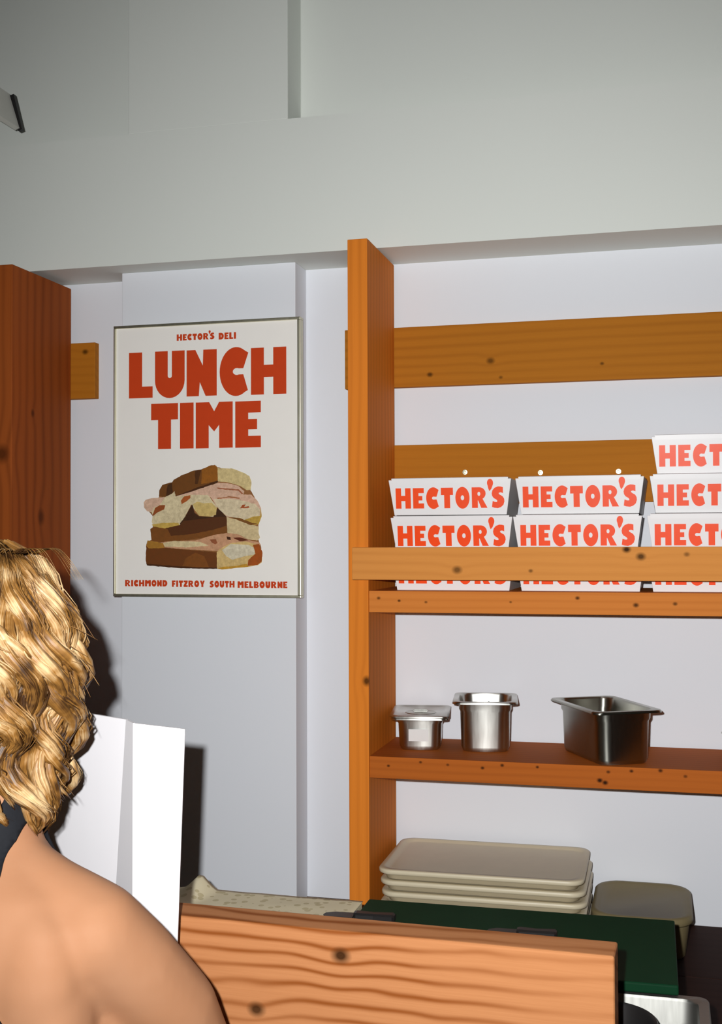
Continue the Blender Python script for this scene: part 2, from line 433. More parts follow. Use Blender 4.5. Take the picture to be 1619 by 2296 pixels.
# shelving unit
PX0, PX1 = -0.6445, -0.6012       # left post
PF, PB = 2.39, 2.642
unit = thing('shelving_unit', (-0.6, 2.52, Z0), 'orange-brown timber shelving unit holding boxes and steel pans', 'shelf')
off = unit.location
def kn(lst, r=0.004, s=0.9):
    return [((x - off[0], y - off[1], z - off[2]), rr, ss) for (x, y, z, rr, ss) in [(*(p[:3]), *(p[3:] or (r, s))) for p in lst]]
m_post = wood('post_timber', (0.80, 0.24, 0.026), DK, 'Z', 1.0, kn([(-0.6058, 2.39, 1.31, 0.009, 0.9)]), freq=330, amp=0.05)
part_box('post', unit, (PX0, PX1, PF, PB, Z0, 2.236), m_post)
m_post2 = wood('post_timber_b', (0.80, 0.24, 0.026), DK, 'Z', 5.0, freq=330, amp=0.05)
part_box('post', unit, (0.85, 0.8933, PF, PB, Z0, 2.236), m_post2)
m_s1 = wood('shelf_timber', (0.70, 0.235, 0.045), DK, 'X', 2.0, kn([(-.5798, 2.392, 1.4823, .0035, .8), (-.5362, 2.392, 1.4772, .003, .9), (-.4798, 2.392, 1.4749, .003, .7), (-.1722, 2.392, 1.4858, .004, .9), (-.0589, 2.392, 1.4728, .005, .9), (.0158, 2.392, 1.4761, .004, .8), (-.3055, 2.392, 1.4766, .0025, .7)]), freq=420, amp=0.03, contrast=0.35)
part_box('shelf', unit, (PX1 + .0003, 0.8497, PF + .002, PB, 1.4525, 1.4975), m_s1)
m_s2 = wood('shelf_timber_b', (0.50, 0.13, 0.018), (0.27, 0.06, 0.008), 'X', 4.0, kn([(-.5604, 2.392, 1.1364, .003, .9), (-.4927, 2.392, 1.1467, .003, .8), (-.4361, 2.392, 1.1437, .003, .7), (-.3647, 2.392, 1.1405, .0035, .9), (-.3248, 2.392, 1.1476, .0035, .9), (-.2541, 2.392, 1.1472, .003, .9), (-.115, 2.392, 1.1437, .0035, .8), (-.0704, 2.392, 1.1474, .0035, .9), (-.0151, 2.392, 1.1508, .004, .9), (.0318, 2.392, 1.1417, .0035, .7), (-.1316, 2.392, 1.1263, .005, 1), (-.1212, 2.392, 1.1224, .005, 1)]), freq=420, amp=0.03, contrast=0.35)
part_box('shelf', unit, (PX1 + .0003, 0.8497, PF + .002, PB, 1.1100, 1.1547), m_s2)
m_r = wood('rail_timber', (0.74, 0.30, 0.068), (0.42, 0.13, 0.02), 'X', 6.0, kn([(-.409, 2.36, 1.5419, .0085, .75), (-.0749, 2.36, 1.5827, .007, 1), (-.0479, 2.36, 1.5688, .008, .9), (-.2611, 2.36, 1.5405, .004, .7), (.0381, 2.36, 1.5731, .005, .6)]), freq=330, amp=0.04, contrast=0.3)
part_box('front_rail', unit, (-0.629, 0.88, 2.36, PF - .0004, 1.5212, 1.5878), m_r)
m_b1 = wood('back_rail_timber', (0.50, 0.18, 0.016), (0.26, 0.075, 0.006), 'X', 8.0, kn([(-.3792, 2.643, 2.0058, .008, .7), (-.5183, 2.643, 1.98, .006, .8), (-.3563, 2.643, 1.9676, .004, .6), (-.1329, 2.643, 1.9896, .004, .7)]), freq=300, amp=0.05, contrast=0.4)
part_box('back_rail', unit, (-0.7195, 0.95, PB + .001, YW - .0005, 1.9535, 2.0915), m_b1)
m_b2 = wood('back_rail_timber_b', (0.50, 0.18, 0.016), (0.26, 0.075, 0.006), 'X', 9.5, freq=300, amp=0.05, contrast=0.25)
br2 = part_box('back_rail', unit, (-0.70, 0.95, PB + .001, YW - .0005, 1.684, 1.8205), m_b2)
for x, z in ((-.4385, 1.7556), (-.2692, 1.7516), (-.0995, 1.7513)):
    bm = bmesh.new()
    prof = [(0.0001, -.0026), (.0016, -.0026), (.0019, -.0018), (.0030, -.0022), (.0056, -.0020), (.0062, -.0006), (.0062, 0.0004)]
    rings = [[bm.verts.new((x - off[0] + r * math.cos(a), PB - off[1] + .0006 + y, z - off[2] + r * math.sin(a))) for a in [2 * math.pi * k / 14 for k in range(14)]] for r, y in prof]
    for a, b in zip(rings[:-1], rings[1:]):
        for i in range(14):
            bm.faces.new((a[i], a[(i + 1) % 14], b[(i + 1) % 14], b[i]))
    bm.faces.new(rings[0])
    link('screw', mesh_of(bm, 'screw'), M['alu'], br2, label='round washer-head screw')

# neighbouring unit, cut by the left edge of the photograph
unit2 = thing('shelving_unit', (-1.45, 2.52, Z0), 'dark reddish timber post with short rail stub left of poster', 'shelf')
off = unit2.location
m_lp = wood('dark_post_timber', (0.40, 0.095, 0.018), (0.15, 0.032, 0.008), 'Z', 11.0, kn([(-1.4205, 2.50, 1.66, .016, .6), (-1.445, 2.372, 1.80, .018, .7), (-1.4205, 2.46, 1.90, .008, .6), (-1.4205, 2.44, 1.50, .007, .5)]), freq=240, amp=0.06, contrast=0.6)
part_box('post', unit2, (-1.4865, -1.4205, 2.370, PB, Z0, 2.228), m_lp, 0.0025)
m_stub = wood('stub_timber', (0.50, 0.18, 0.016), (0.26, 0.075, 0.006), 'X', 12.0, kn([(-1.3827, 2.643, 2.0697, .007, .8)]), freq=300, amp=0.05, contrast=0.3)
part_box('back_rail', unit2, (-2.2, -1.356, PB + .001, YW - .0005, 1.9545, 2.0925), m_stub)

# thick front board standing on the bench
fb = thing('counter_board', (-0.0650, 1.4646, Z0), 'thick pale orange timber board with bold grain in the foreground', 'board', rz=-0.034)
m_fb = wood('front_board_timber', (0.52, 0.225, 0.092), (0.24, 0.065, 0.012), 'X', 14.0, [((-.345, 0.0, .2965), .0105, .95), ((-.461, 0.0, .2158), .010, .9), ((-.56, 0.0, .19), .022, .25)], freq=300, amp=0.085, contrast=1.0, fibre=0.34, low=4.0, along=0.55, power=3.2, mod=4.0, big=0.05)
link('plank', box_me((-1.02, 0, 0, 0.0565, 0.0, 0.328), bevel=0.004, seg=3), m_fb, fb)

# ------------------------------------------------------------------ poster
px0, px1, pz0, pz1 = -1.2635, -0.8005, 1.4725, 2.1120
pos = thing('framed_poster', (-1.032, YP, pz0), 'framed cream poster with red lettering and a stacked sandwich picture', 'poster')
off = pos.location
fw_ = 0.0062
yf, yb_ = 2.556, YP - 0.0005
for b in ((px0, px1, yf, yb_, pz1 - fw_, pz1), (px0, px1, yf, yb_, pz0, pz0 + fw_), (px0, px0 + fw_ * .7, yf, yb_, pz0 + fw_, pz1 - fw_), (px1 - fw_ * 1.2, px1, yf, yb_, pz0 + fw_, pz1 - fw_)):
    part_box('frame_bar', pos, b, M['alu'], 0.0012, label='thin metal frame edge')
part_box('print_sheet', pos, (px0 + .004, px1 - .004, 2.5625, 2.5645, pz0 + .005, pz1 - .005), M['paper'], 0)
YT = 2.5622 - off[1]
place = lambda x, y: (x - off[0], YT, y - off[2])
def letters(items, label):
    link('lettering', text_mesh(items, place), M['poster_red'], pos, label=label)
K = 1.0008
letters(set_word("HECTOR'S", -1.105, -1.0108, 2.0709, .0150) + set_word('DELI', -1.0002, -.9576, 2.0692, .0155), 'small red heading line')
letters([('L', -1.2264, -1.1658, 1.9397, .108), ('U', -1.1599, -1.085, 1.9400, .108), ('N', -1.0801, -1.0051, 1.9394, .108), ('C', -.998, -.9275, 1.9397, .107), ('H', -.9212, -.8358, 1.9378, .108)], 'large red word, upper line')
letters([('T', -1.1697, -1.1016, 1.8182, .107), ('I', -1.0967, -1.0626, 1.8180, .107), ('M', -1.0574, -.9658, 1.8175, .107), ('E', -.9597, -.8973, 1.8168, .107)], 'large red word, lower line')
letters(set_word('RICHMOND', -1.2356, -1.1283, 1.4965, .0150) + set_word('FITZROY', -1.1168, -1.0348, 1.4958, .0150) + set_word('SOUTH', -1.0229, -.9616, 1.4952, .0150) + set_word('MELBOURNE', -.9543, -.8343, 1.4945, .0150), 'small red line of place names')
V, F, CI = [], [], []
cols = []
for li, (c, poly) in enumerate(SANDWICH):
    P3 = [Vector((x / 1000, y / 1000, 0)) for x, y in poly]
    # roughen the outline a little
    Q = []
    for a, b in zip(P3, P3[1:] + P3[:1]):
        Q.append(a)
        n_ = max(1, int((b - a).length / 0.004))
        for k in range(1, n_):
            p = a.lerp(b, k / n_)
            nn = noise.noise_vector(p * 160 + Vector((li, 0, 0)))
            Q.append(p + Vector((nn.x, nn.y, 0)) * 0.0011)
    tr = tessellate_polygon([Q])
    o = len(V)
    V += [(p.x, YT - 0.00006 * li, p.y) for p in Q]
    F += [tuple(o + i for i in t) for t in tr]
    CI += [tuple(min(.9, 1.25 * q) for q in lin(c))] * len(tr)
me = from_arrays(V, F, 'sandwich')
ca = me.color_attributes.new('col', 'FLOAT_COLOR', 'CORNER')
for p in me.polygons:
    for li in p.loop_indices:
        ca.data[li].color = (*CI[p.index], 1)
t = NT('sandwich_print')
at = t.n('ShaderNodeVertexColor'); at.layer_name = 'col'
nz = t.noise(t.coord(), 130, 5, 0.7)
c = t.mix(t.math('MULTIPLY_ADD', nz, 2.2, -0.75, clamp=True), t.mix(0.42, at.outputs[0], (0.10, 0.045, 0.010)), at.outputs[0])
link('sandwich_picture', me, t.fin(c, 0.55, 0.2), pos, label='printed picture of a tall stacked sandwich')
t = NT('clear_acrylic')
tr = t.n('ShaderNodeBsdfTransparent'); gs = t.n('ShaderNodeBsdfGlossy'); mx = t.n('ShaderNodeMixShader')
gs.inputs['Roughness'].default_value = 0.12
mx.inputs[0].default_value = 0.012
t.l(tr.outputs[0], mx.inputs[1]); t.l(gs.outputs[0], mx.inputs[2])
t.l(mx.outputs[0], t.t.nodes['Material Output'].inputs[0])
part_box('pane', pos, (px0 + .0045, px1 - .0045, 2.5582, 2.5592, pz0 + .006, pz1 - .006), t.m, 0)

# ------------------------------------------------------------------ takeaway boxes
HB, WT, WBt, DT, DB, FI = 0.0775, 0.257, 0.236, 0.205, 0.185, 0.010
def quad_face(bm, pts): bm.faces.new([bm.verts.new(p) for p in pts])
def make_box_meshes():
    bm = bmesh.new()    # tapered base: outer skin, folded rim, inner skin; front at y = 0
    def ring(w_, y0, y1, z): return [(-w_ / 2, y0, z), (w_ / 2, y0, z), (w_ / 2, y1, z), (-w_ / 2, y1, z)]
    loft(bm, [ring(WBt, FI, FI + DB, 0), ring(WT, 0, DT, HB - .004), ring(WT - .003, .0015, DT - .0015, HB - .004), ring(WBt - .003, FI + .0015, FI + DB - .0015, .002)])
    bmesh.ops.bevel(bm, geom=[e for e in bm.edges], offset=.0005, segments=1, affect='EDGES')
    base = mesh_of(bm, 'box_base')
    bm = bmesh.new()    # lid: flat top tucked between two short ears
    loft(bm, [ring(WT - .016, .0006, DT - .004, HB - .010), ring(WT - .012, -.0004, DT - .003, HB - .001), ring(WT - .016, .003, DT - .006, HB)])
    lid = mesh_of(bm, 'box_lid')
    nrm = Vector((0, -HB, -FI)).normalized()
    def pl(x, y):
        f_ = y / HB
        return tuple(Vector((x, FI * (1 - f_), y)) + nrm * 0.0011)
    txt = text_mesh(set_word("HECTOR'S", -0.1140, 0.1140, 0.0140, 0.0425, gap=0.11), pl)
    return base, lid, txt
base_me, lid_me, txt_me = make_box_meshes()
for q, mt in ((base_me, 'card'), (lid_me, 'card'), (txt_me, 'red')):
    q.materials.append(M[mt])
def place_box(x, y, z, rz, label):
    b = thing('takeaway_box', (x, y, z), label, 'box', 'white takeaway boxes stacked on the upper shelf', rz)
    for nm, q in (('base', base_me), ('lid', lid_me), ('lettering', txt_me)):
        o = bpy.data.objects.new(nm, q); COL.objects.link(o); o.parent = b
zr = [1.4977 + i * 0.0785 for i in range(4)]
stacks = ['next to the left post', 'in the middle stack', 'in the stack cut by the right edge']
hgt = ['bottom white box behind the front rail,', 'second white box up,', 'third white box up', 'topmost white box, fourth up,']
for ci, row, x, y, rz in ((0, 0, -.4315, 2.424, 0.0), (0, 1, -.434, 2.428, -.01), (0, 2, -.435, 2.418, .012),
                          (1, 0, -.170, 2.424, 0.0), (1, 1, -.1745, 2.420, .008), (1, 2, -.170, 2.422, -.02),
                          (2, 0, .092, 2.424, 0.0), (2, 1, .092, 2.420, .0), (2, 2, .098, 2.420, .008), (2, 3, .102, 2.424, -.004)):
    lb = hgt[row] + ' ' + stacks[ci]
    if row == 2 and ci < 2: lb = 'topmost white box, third up, ' + stacks[ci]
    place_box(x, y, zr[row], rz, lb)

# ------------------------------------------------------------------ steel pans
def pan_mesh(w_, d_, h, rim=0.012, r=0.02, taper=0.005):
    bw, bd = w_ - 2 * rim, d_ - 2 * rim
    L = []
    L.append(rr_loop(bw - 2 * taper - .016, bd - 2 * taper - .016, r * .6, 0))
    L.append(rr_loop(bw - 2 * taper - .006, bd - 2 * taper - .006, r * .9, .0025))
    L.append(rr_loop(bw - 2 * taper, bd - 2 * taper, r, .010))
    sh = h * 0.78
    L.append(rr_loop(bw - .006, bd - .006, r, sh))
    L.append(rr_loop(bw - .001, bd - .001, r, sh + .005))
    L.append(rr_loop(bw, bd, r, h - .003))
    L.append(rr_loop(bw + .003, bd + .003, r, h - .0012))
    L.append(rr_loop(w_ - .002, d_ - .002, r * .7, h - .0025))
    L.append(rr_loop(w_, d_, r * .7, h - .005))
    L.append(rr_loop(w_ + .0006, d_ + .0006, r * .7, h - .003))
    L.append(rr_loop(w_ - .003, d_ - .003, r * .7, h))
    L.append(rr_loop(bw + .002, bd + .002, r, h))
    L.append(rr_loop(bw - .002, bd - .002, r, h - .004))
    L.append(rr_loop(bw - .003, bd - .003, r, sh + .005))
    L.append(rr_loop(bw - .008, bd - .008, r, sh))
    L.append(rr_loop(bw - 2 * taper - .003, bd - 2 * taper - .003, r, .012))
    L.append(rr_loop(bw - 2 * taper - .018, bd - 2 * taper - .018, r * .6, .0035))
    return loft_me(L, sharp=55)
ZP = 1.1549
pa = thing('lidded_steel_pan', (-.5225, 2.545, ZP), 'small lidded steel pan with white sticker beside the post', 'pan', 'steel food pans on the middle shelf', rz=0.15)
link('body', pan_mesh(.122, .172, .0715), M['steel'], pa)
hl = .0715
L = [rr_loop(.126, .176, .014, hl + .0006), rr_loop(.1265, .1765, .014, hl + .003), rr_loop(.122, .172, .014, hl + .0042), rr_loop(.106, .156, .012, hl + .0042), rr_loop(.100, .150, .012, hl + .0018), rr_loop(.03, .08, .01, hl + .0016)]
lid = link('lid', loft_me(L, sharp=50), M['steel'], pa, label='pressed steel lid')
L = [circ_loop(.034, .034, hl + .0019, 32, 0, -.012), circ_loop(.033, .033, hl + .0026, 32, 0, -.012), circ_loop(.029, .029, hl + .0022, 32, 0, -.012), circ_loop(.010, .010, hl + .0021, 32, 0, -.012)]
link('finger_recess', loft_me(L, sharp=60), M['steel_dark'], lid, label='dark round finger recess')
bm = bmesh.new(); add_box(bm, -.016, .016, -.004, .004, hl + .0026, hl + .0085)
bmesh.ops.bevel(bm, geom=list(bm.edges), offset=.002, segments=2, affect='EDGES')
for v in bm.verts: v.co.y -= .012
link('grip_bar', mesh_of(bm, 'grip'), M['steel_plain'], lid)
bm = bmesh.new()
y0 = -.172 / 2 + .012 + .0055
sl = .005 / (.0715 * .78)
vs = [(x, y0 - (z - .010) * sl - .0012, z) for x, z in ((-.023, .020), (.019, .020), (.019, .046), (-.023, .046))]
quad_face(bm, vs)
link('sticker', mesh_of(bm, 'sticker'), M['sticker'], pa, label='plain white sticker')

pb = thing('tall_steel_pan', (-.3815, 2.549, ZP), 'tall open steel pan with a green striped cloth inside', 'pan', 'steel food pans on the middle shelf', rz=0.135)
link('body', pan_mesh(.138, .165, .1075, rim=.013, r=.026), M['steel'], pb)
pc = thing('open_steel_pan', (-.127, 2.4985, ZP), 'wide dark steel pan turned corner-first and overhanging the shelf edge', 'pan', 'steel food pans on the middle shelf', rz=math.radians(28))
link('body', pan_mesh(.150, .236, .1085, rim=.014, r=.026), M['steel_dark'], pc)
pd = thing('shallow_steel_pan', (.222, 2.508, ZP), 'shallow steel pan whose rim tip shows at the right edge', 'pan', 'steel food pans on the middle shelf', rz=math.radians(28))
link('body', pan_mesh(.150, .236, .050, rim=.014, r=.026), M['steel'], pd)

# striped cloth stuffed into the tall pan
t = NT('green_striped_cotton')
cc = t.coord((1, 0.6, 1.3))
sx = t.n('ShaderNodeSeparateXYZ'); t.l(cc, sx.inputs[0])
st = t.math('SINE', t.math('MULTIPLY', t.math('ADD', sx.outputs[2], t.math('MULTIPLY', t.noise(cc, 30, 2), .02)), 620))
cm = t.fin(t.mix(t.math('GREATER_THAN', st, 0.1), (0.58, 0.60, 0.52), (0.02, 0.16, 0.10)), 0.8, 0.1)
bm = bmesh.new()
bmesh.ops.create_uvsphere(bm, u_segments=40, v_segments=26, radius=1)
for v in bm.verts:
    nv = noise.noise(v.co * 2.3) * .22 + noise.noise(v.co * 5) * .10
    q = v.co * (1 + nv)
    v.co = Vector((q.x * .026, q.y * .034, .051 + q.z * .044))
zmin = min(v.co.z for v in bm.verts)
for v in bm.verts: v.co.z -= zmin
cl = link('striped_cloth', mesh_of(bm, 'cloth', True), cm, label='crumpled green and white striped cloth inside the tall pan', cat='cloth')
cl.location = (-.372, 2.560, ZP + .0045)

# ------------------------------------------------------------------ things on the bench
def tray_mesh(w_, d_):
    L = [rr_loop(w_ - .040, d_ - .040, .022, 0), rr_loop(w_ - .028, d_ - .028, .025, .001), rr_loop(w_ - .022, d_ - .022, .026, .010), rr_loop(w_ - .004, d_ - .004, .03, .0125),
         rr_loop(w_, d_, .032, .015), rr_loop(w_, d_, .032, .0205), rr_loop(w_ - .003, d_ - .003, .031, .0222), rr_loop(w_ - .024, d_ - .024, .027, .0222), rr_loop(w_ - .030, d_ - .030, .025, .019), rr_loop(w_ - .050, d_ - .050, .02, .0185)]
    return loft_me(L, sharp=70)
tm = tray_mesh(.418, .272)
tm.materials.append(M['tray'])
names = ['topmost', 'second from top', 'third from top', 'fourth from top', 'fifth from top', 'second from bottom', 'bottom']
for k in range(7):
    o = bpy.data.objects.new('plastic_tray', tm); COL.objects.link(o)
    o['label'] = 'shallow cloudy beige plastic tray, %s of the stack' % names[6 - k]
    o['category'] = 'lid'; o['group'] = 'stacked cloudy plastic trays on the bench'
    dx = (0, .004, .003, .004, .006, .004, 0)[k]
    o.location = (-.3735 + dx, 2.503, Z0 + .0003 + k * .0226)
    o.rotation_euler = (0, 0, (0, .004, -.004, .006, .01, .004, .012)[k])
ct = thing('plastic_container', (-.055, 2.53, Z0), 'smoky rounded plastic container right of the stacked trays', 'container')
L = [rr_loop(.16, .20, .03, .0003), rr_loop(.17, .215, .04, .004), rr_loop(.186, .240, .05, .070)]
link('body', loft_me(L, sharp=70), M['tray2'], ct)
L = [rr_loop(.194, .250, .052, .0703), rr_loop(.200, .256, .054, .074), rr_loop(.199, .255, .054, .084), rr_loop(.192, .248, .052, .0875), rr_loop(.176, .232, .046, .0875), rr_loop(.170, .226, .044, .0855)]
link('lid', loft_me(L, sharp=70), M['tray2'], ct, label='smoky plastic lid with raised rim')

pbx = thing('prep_box', (-.5, 1.93, Z0), 'low steel prep box under the green chopping board', 'box')
L = [rr_loop(.99, .225, .012, .0003), rr_loop(.994, .23, .014, .003), rr_loop(.994, .23, .014, .170), rr_loop(.988, .224, .012, .1727)]
link('body', loft_me(L, sharp=50), M['steel'], pbx)
gb = link('chopping_board', box_me((-.2650, .2650, -.151, .151, 0, .0150), bevel=.003, seg=3), M['green'], label='dark green plastic chopping board lying behind the timber board', cat='board')
gb.location = (-.2555, 1.9235, .9448)
gb.rotation_euler = (0, 0, .012)

# pad of printed greaseproof paper
t = NT('printed_greaseproof')
v1 = t.n('ShaderNodeTexVoronoi'); t.l(t.coord(), v1.inputs['Vector']); v1.inputs['Scale'].default_value = 55
nn = t.noise(t.coord(), 60, 4)
c = t.mix(t.math('LESS_THAN', v1.outputs['Distance'], 0.34), (0.76, 0.69, 0.48), (0.50, 0.43, 0.24))
c = t.mix(t.math('MULTIPLY', nn, .5), c, (0.80, 0.71, 0.48))
M['grease'] = t.fin(c, 0.6, 0.2)
pad = thing('paper_pad', (-.72, 1.93, .945), 'pad of speckled cream greaseproof paper beside the green chopping board', 'paper')
link('sheet_stack', box_me((-.21, .189, -.128, .126, 0.0003, .0130), bevel=.0006), M['grease'], pad)
NX, NY = 44, 26
V, F = [], []
for j in range(NY + 1):
    for i in range(NX + 1):
        u, v_ = i / NX, j / NY
        x = -.214 + .4045 * u
        y = -.13 + .258 * v_
        z = .0142 + .0012 * noise.noise(Vector((x * 22, y * 22, 1)))
        d = math.hypot((x + .118) / .035, (y - .128) / .10)
        z += .030 * max(0, 1 - d) ** 1.3
        V.append((x, y, z))
for j in range(NY):
    for i in range(NX):
        a = j * (NX + 1) + i
        F.append((a, a + 1, a + NX + 2, a + NX + 1))
ps = link('top_sheet', from_arrays(V, F, 'sheet', True), M['grease'], pad)
sm = ps.modifiers.new('t', 'SOLIDIFY'); sm.thickness = .0004

# two black knives behind the front board
def knife(loc, rz, length, label):
    k = thing('kitchen_knife', loc, label, 'knife', rz=rz)
    bm = bmesh.new()
    loft(bm, [[(x, y * w_, .007 + z * h) for y, z in ((-1, -.6), (-.6, -1), (.6, -1), (1, -.6), (1, .6), (.6, 1), (-.6, 1), (-1, .6))] for x, w_, h in ((0, .009, .006), (.004, .0115, .0068), (length * .28, .0095, .006), (length * .55, .0115, .0068), (length * .58, .008, .005))])
    link('handle', mesh_of(bm, 'handle', False), M['black'], k)
    bm = bmesh.new()
    prof = [(-.001, -.014), (-.001, .012), (-length * .30, .012), (-length * .42, .004), (-length * .44, -.006), (-length * .40, -.014)]
    top = [bm.verts.new((x, y, .0078)) for x, y in prof]; bot = [bm.verts.new((x, y, .0062)) for x, y in prof]
    bm.faces.new(top); bm.faces.new(list(reversed(bot)))
    n_ = len(prof)
    for i in range(n_): bm.faces.new((top[i], bot[i], bot[(i + 1) % n_], top[(i + 1) % n_]))
    link('blade', mesh_of(bm, 'blade'), M['black'], k, label='dark steel blade')
knife((-.5170, 1.950, .9605), .04, .12, 'black knife lying across the paper and green board')
knife((-.240, 1.932, .9600), .03, .11, 'black knife lying on the middle of the green board')

# steel pan and black bowl at the lower right
p5 = thing('bench_steel_pan', (-.079, 1.6675, Z0), 'bright rimmed steel pan on the bench beyond the timber board end', 'pan')
link('body', pan_mesh(.265, .255, .168, rim=.016, r=.022), M['steel_plain'], p5)
bo = thing('black_bowl', (-.083, 1.652, Z0 + .0045), 'black round bowl standing in the steel pan at lower right', 'bowl')
L = [circ_loop(q, q, z) for q, z in ((.044, 0), (.050, .004), (.059, .10), (.064, .170), (.067, .173), (.065, .176), (.061, .172), (.056, .10), (.044, .006))]
link('shell', loft_me(L, sharp=70), M['black'], bo)

# white panel with a dark edge hanging at the upper left
sg = thing('hanging_panel', (-1.49, 2.35, 2.60), 'tilted grey-white panel with dark end strip at upper left edge', 'panel')
def prism(a, b, y0, y1, org, th, outn):
    bm = bmesh.new()
    A, B = Vector((a[0], 0, a[1])), Vector((b[0], 0, b[1]))
    n_ = Vector(outn) * th
    pts = [A, B, B + n_, A + n_]
    lo = [bm.verts.new(p + Vector((0, y0, 0)) - Vector(org)) for p in pts]
    hi = [bm.verts.new(p + Vector((0, y1, 0)) - Vector(org)) for p in pts]
    bm.faces.new(lo); bm.faces.new(list(reversed(hi)))
    for i in range(4): bm.faces.new((lo[i], hi[i], hi[(i + 1) % 4], lo[(i + 1) % 4]))
    return mesh_of(bm, 'prism')
link('panel_sheet', prism((-1.4796, 2.6511), (-1.4524, 2.5673), 2.10, 2.452, sg.location, .012, (-.95, 0, -.31)), M['greywhite'], sg)
link('end_strip', prism((-1.4690, 2.6501), (-1.4462, 2.5645), 2.4525, 2.462, sg.location, .0105, (-.95, 0, -.31)), M['black'], sg, label='dark end strip')
link('hanging_rod', box_me((-1.485, -1.473, 2.145, 2.157, 2.640, 3.2995), org=sg.location, bevel=.001), M['greywhite'], sg)

# ------------------------------------------------------------------ white folded sheet the person holds
ws = thing('white_sheet', (-.62, 1.40, .772), 'large folded white card sheet standing upright beside the blond person', 'card')
off = ws.location
def sheet(name, tl, tr_, bl, br, th=.003):
    bm = bmesh.new()
    P = [Vector(p) - off for p in (tl, tr_, br, bl)]
    n_ = (P[1] - P[0]).cross(P[3] - P[0]).normalized()
    if n_.y < 0: n_ = -n_
    a = [bm.verts.new(p) for p in P]; b = [bm.verts.new(p + n_ * th) for p in P]
    bm.faces.new(a); bm.faces.new(list(reversed(b)))
    for i in range(4): bm.faces.new((a[i], b[i], b[(i + 1) % 4], a[(i + 1) % 4]))
    link(name, mesh_of(bm, name), M['white'], ws)
R_t, R_b = (-.5933, 1.4027, 1.3628), (-.6245, 1.4240, .7730)
A_t, A_b = (-.6578, 1.3870, 1.3705), (-.6690, 1.4080, .7730)
B_t, B_b = (-.6744, 1.4013, 1.3725), (-.7480, 1.4760, .7730)
L_t, L_b = (-.8675, 1.4739, 1.3776), (-.7707, 1.4845, .7736)
sheet('right_flap', A_t, R_t, A_b, R_b)
sheet('fold', B_t, A_t, B_b, A_b)
sheet('left_flap', L_t, B_t, L_b, B_b)

# ------------------------------------------------------------------ person seen from behind
PO = Vector((-.742, 1.185, 0))
person = thing('person', PO, 'person with wavy blond hair and black sleeveless top seen from behind', 'person', rz=0.0)
bm = bmesh.new()
def _unit(seg):
    vs, fs = [(0, 0, 1)], []
    nr = seg // 2
    for j in range(1, nr):
        th = math.pi * j / nr
        for k in range(seg):
            vs.append((math.sin(th) * math.cos(2 * math.pi * k / seg), math.sin(th) * math.sin(2 * math.pi * k / seg), math.cos(th)))
    vs.append((0, 0, -1))
    for k in range(seg):
        fs.append((0, 1 + k, 1 + (k + 1) % seg))
        for j in range(nr - 2):
            a, b = 1 + j * seg + k, 1 + j * seg + (k + 1) % seg
            fs.append((a, a + seg, b + seg, b))
        fs.append((len(vs) - 1, 1 + (nr - 2) * seg + (k + 1) % seg, 1 + (nr - 2) * seg + k))
    return np.array(vs), fs
UN = _unit(16)
BV, BF = [], []
def sph(c, rx, ry=None, rz=None, seg=16):
    ry = ry or rx; rz = rz or rx
    o = len(BV)
    BV.extend(map(tuple, UN[0] * np.array((rx, ry, rz)) + np.array(c)))
    BF.extend(tuple(o + i for i in f) for f in UN[1])
def limb(pts, step=.35, flat=1.0):
    for (a, ra), (b, rb) in zip(pts[:-1], pts[1:]):
        a, b = Vector(a), Vector(b)
        n_ = max(2, int((b - a).length / (min(ra, rb) * step * 0.55)))
        for k in range(n_ + 1):
            f_ = k / n_
            r = ra + (rb - ra) * f_
            sph(a.lerp(b, f_), r, r, r, 16)
def torso(sec):
    n_ = 28
    loft(bm, [[(cx + rx * math.copysign(abs(math.cos(a)) ** .85, math.cos(a)), cy + ry * math.copysign(abs(math.sin(a)) ** .85, math.sin(a)), z) for a in [2 * math.pi * k / n_ for k in range(n_)]] for (z, rx, ry, cx, cy) in sec])
torso([(.80, .10, .08, 0, 0), (.83, .158, .112, 0, -.005), (.92, .168, .118, 0, -.008), (1.00, .138, .098, 0, 0), (1.05, .126, .094, 0, .002), (1.10, .138, .098, 0, .002),
       (1.16, .149, .098, 0, 0), (1.19, .146, .092, 0, 0), (1.22, .120, .080, 0, 0), (1.245, .080, .064, 0, .002), (1.265, .060, .054, 0, .006), (1.30, .050, .050, 0, .014), (1.35, .048, .050, 0, .022), (1.42, .046, .05, 0, .03)])
# head, jaw, nose, ears, lips, brow
HC = Vector((-.022, .035, 1.478))
sph(HC, .074, .094, .112, 28)
sph(HC + Vector((0, .022, -.062)), .056, .068, .055, 22)
sph(HC + Vector((0, .098, -.022)), .011, .016, .020, 12)
sph(HC + Vector((0, .086, -.060)), .022, .012, .010, 12)
sph(HC + Vector((0, .072, .028)), .050, .022, .014, 14)
for s in (-1, 1):
    sph(HC + Vector((s * .076, .0, -.012)), .010, .020, .030, 14)
    sph(HC + Vector((s * .032, .078, -.030)), .024, .016, .020, 14)
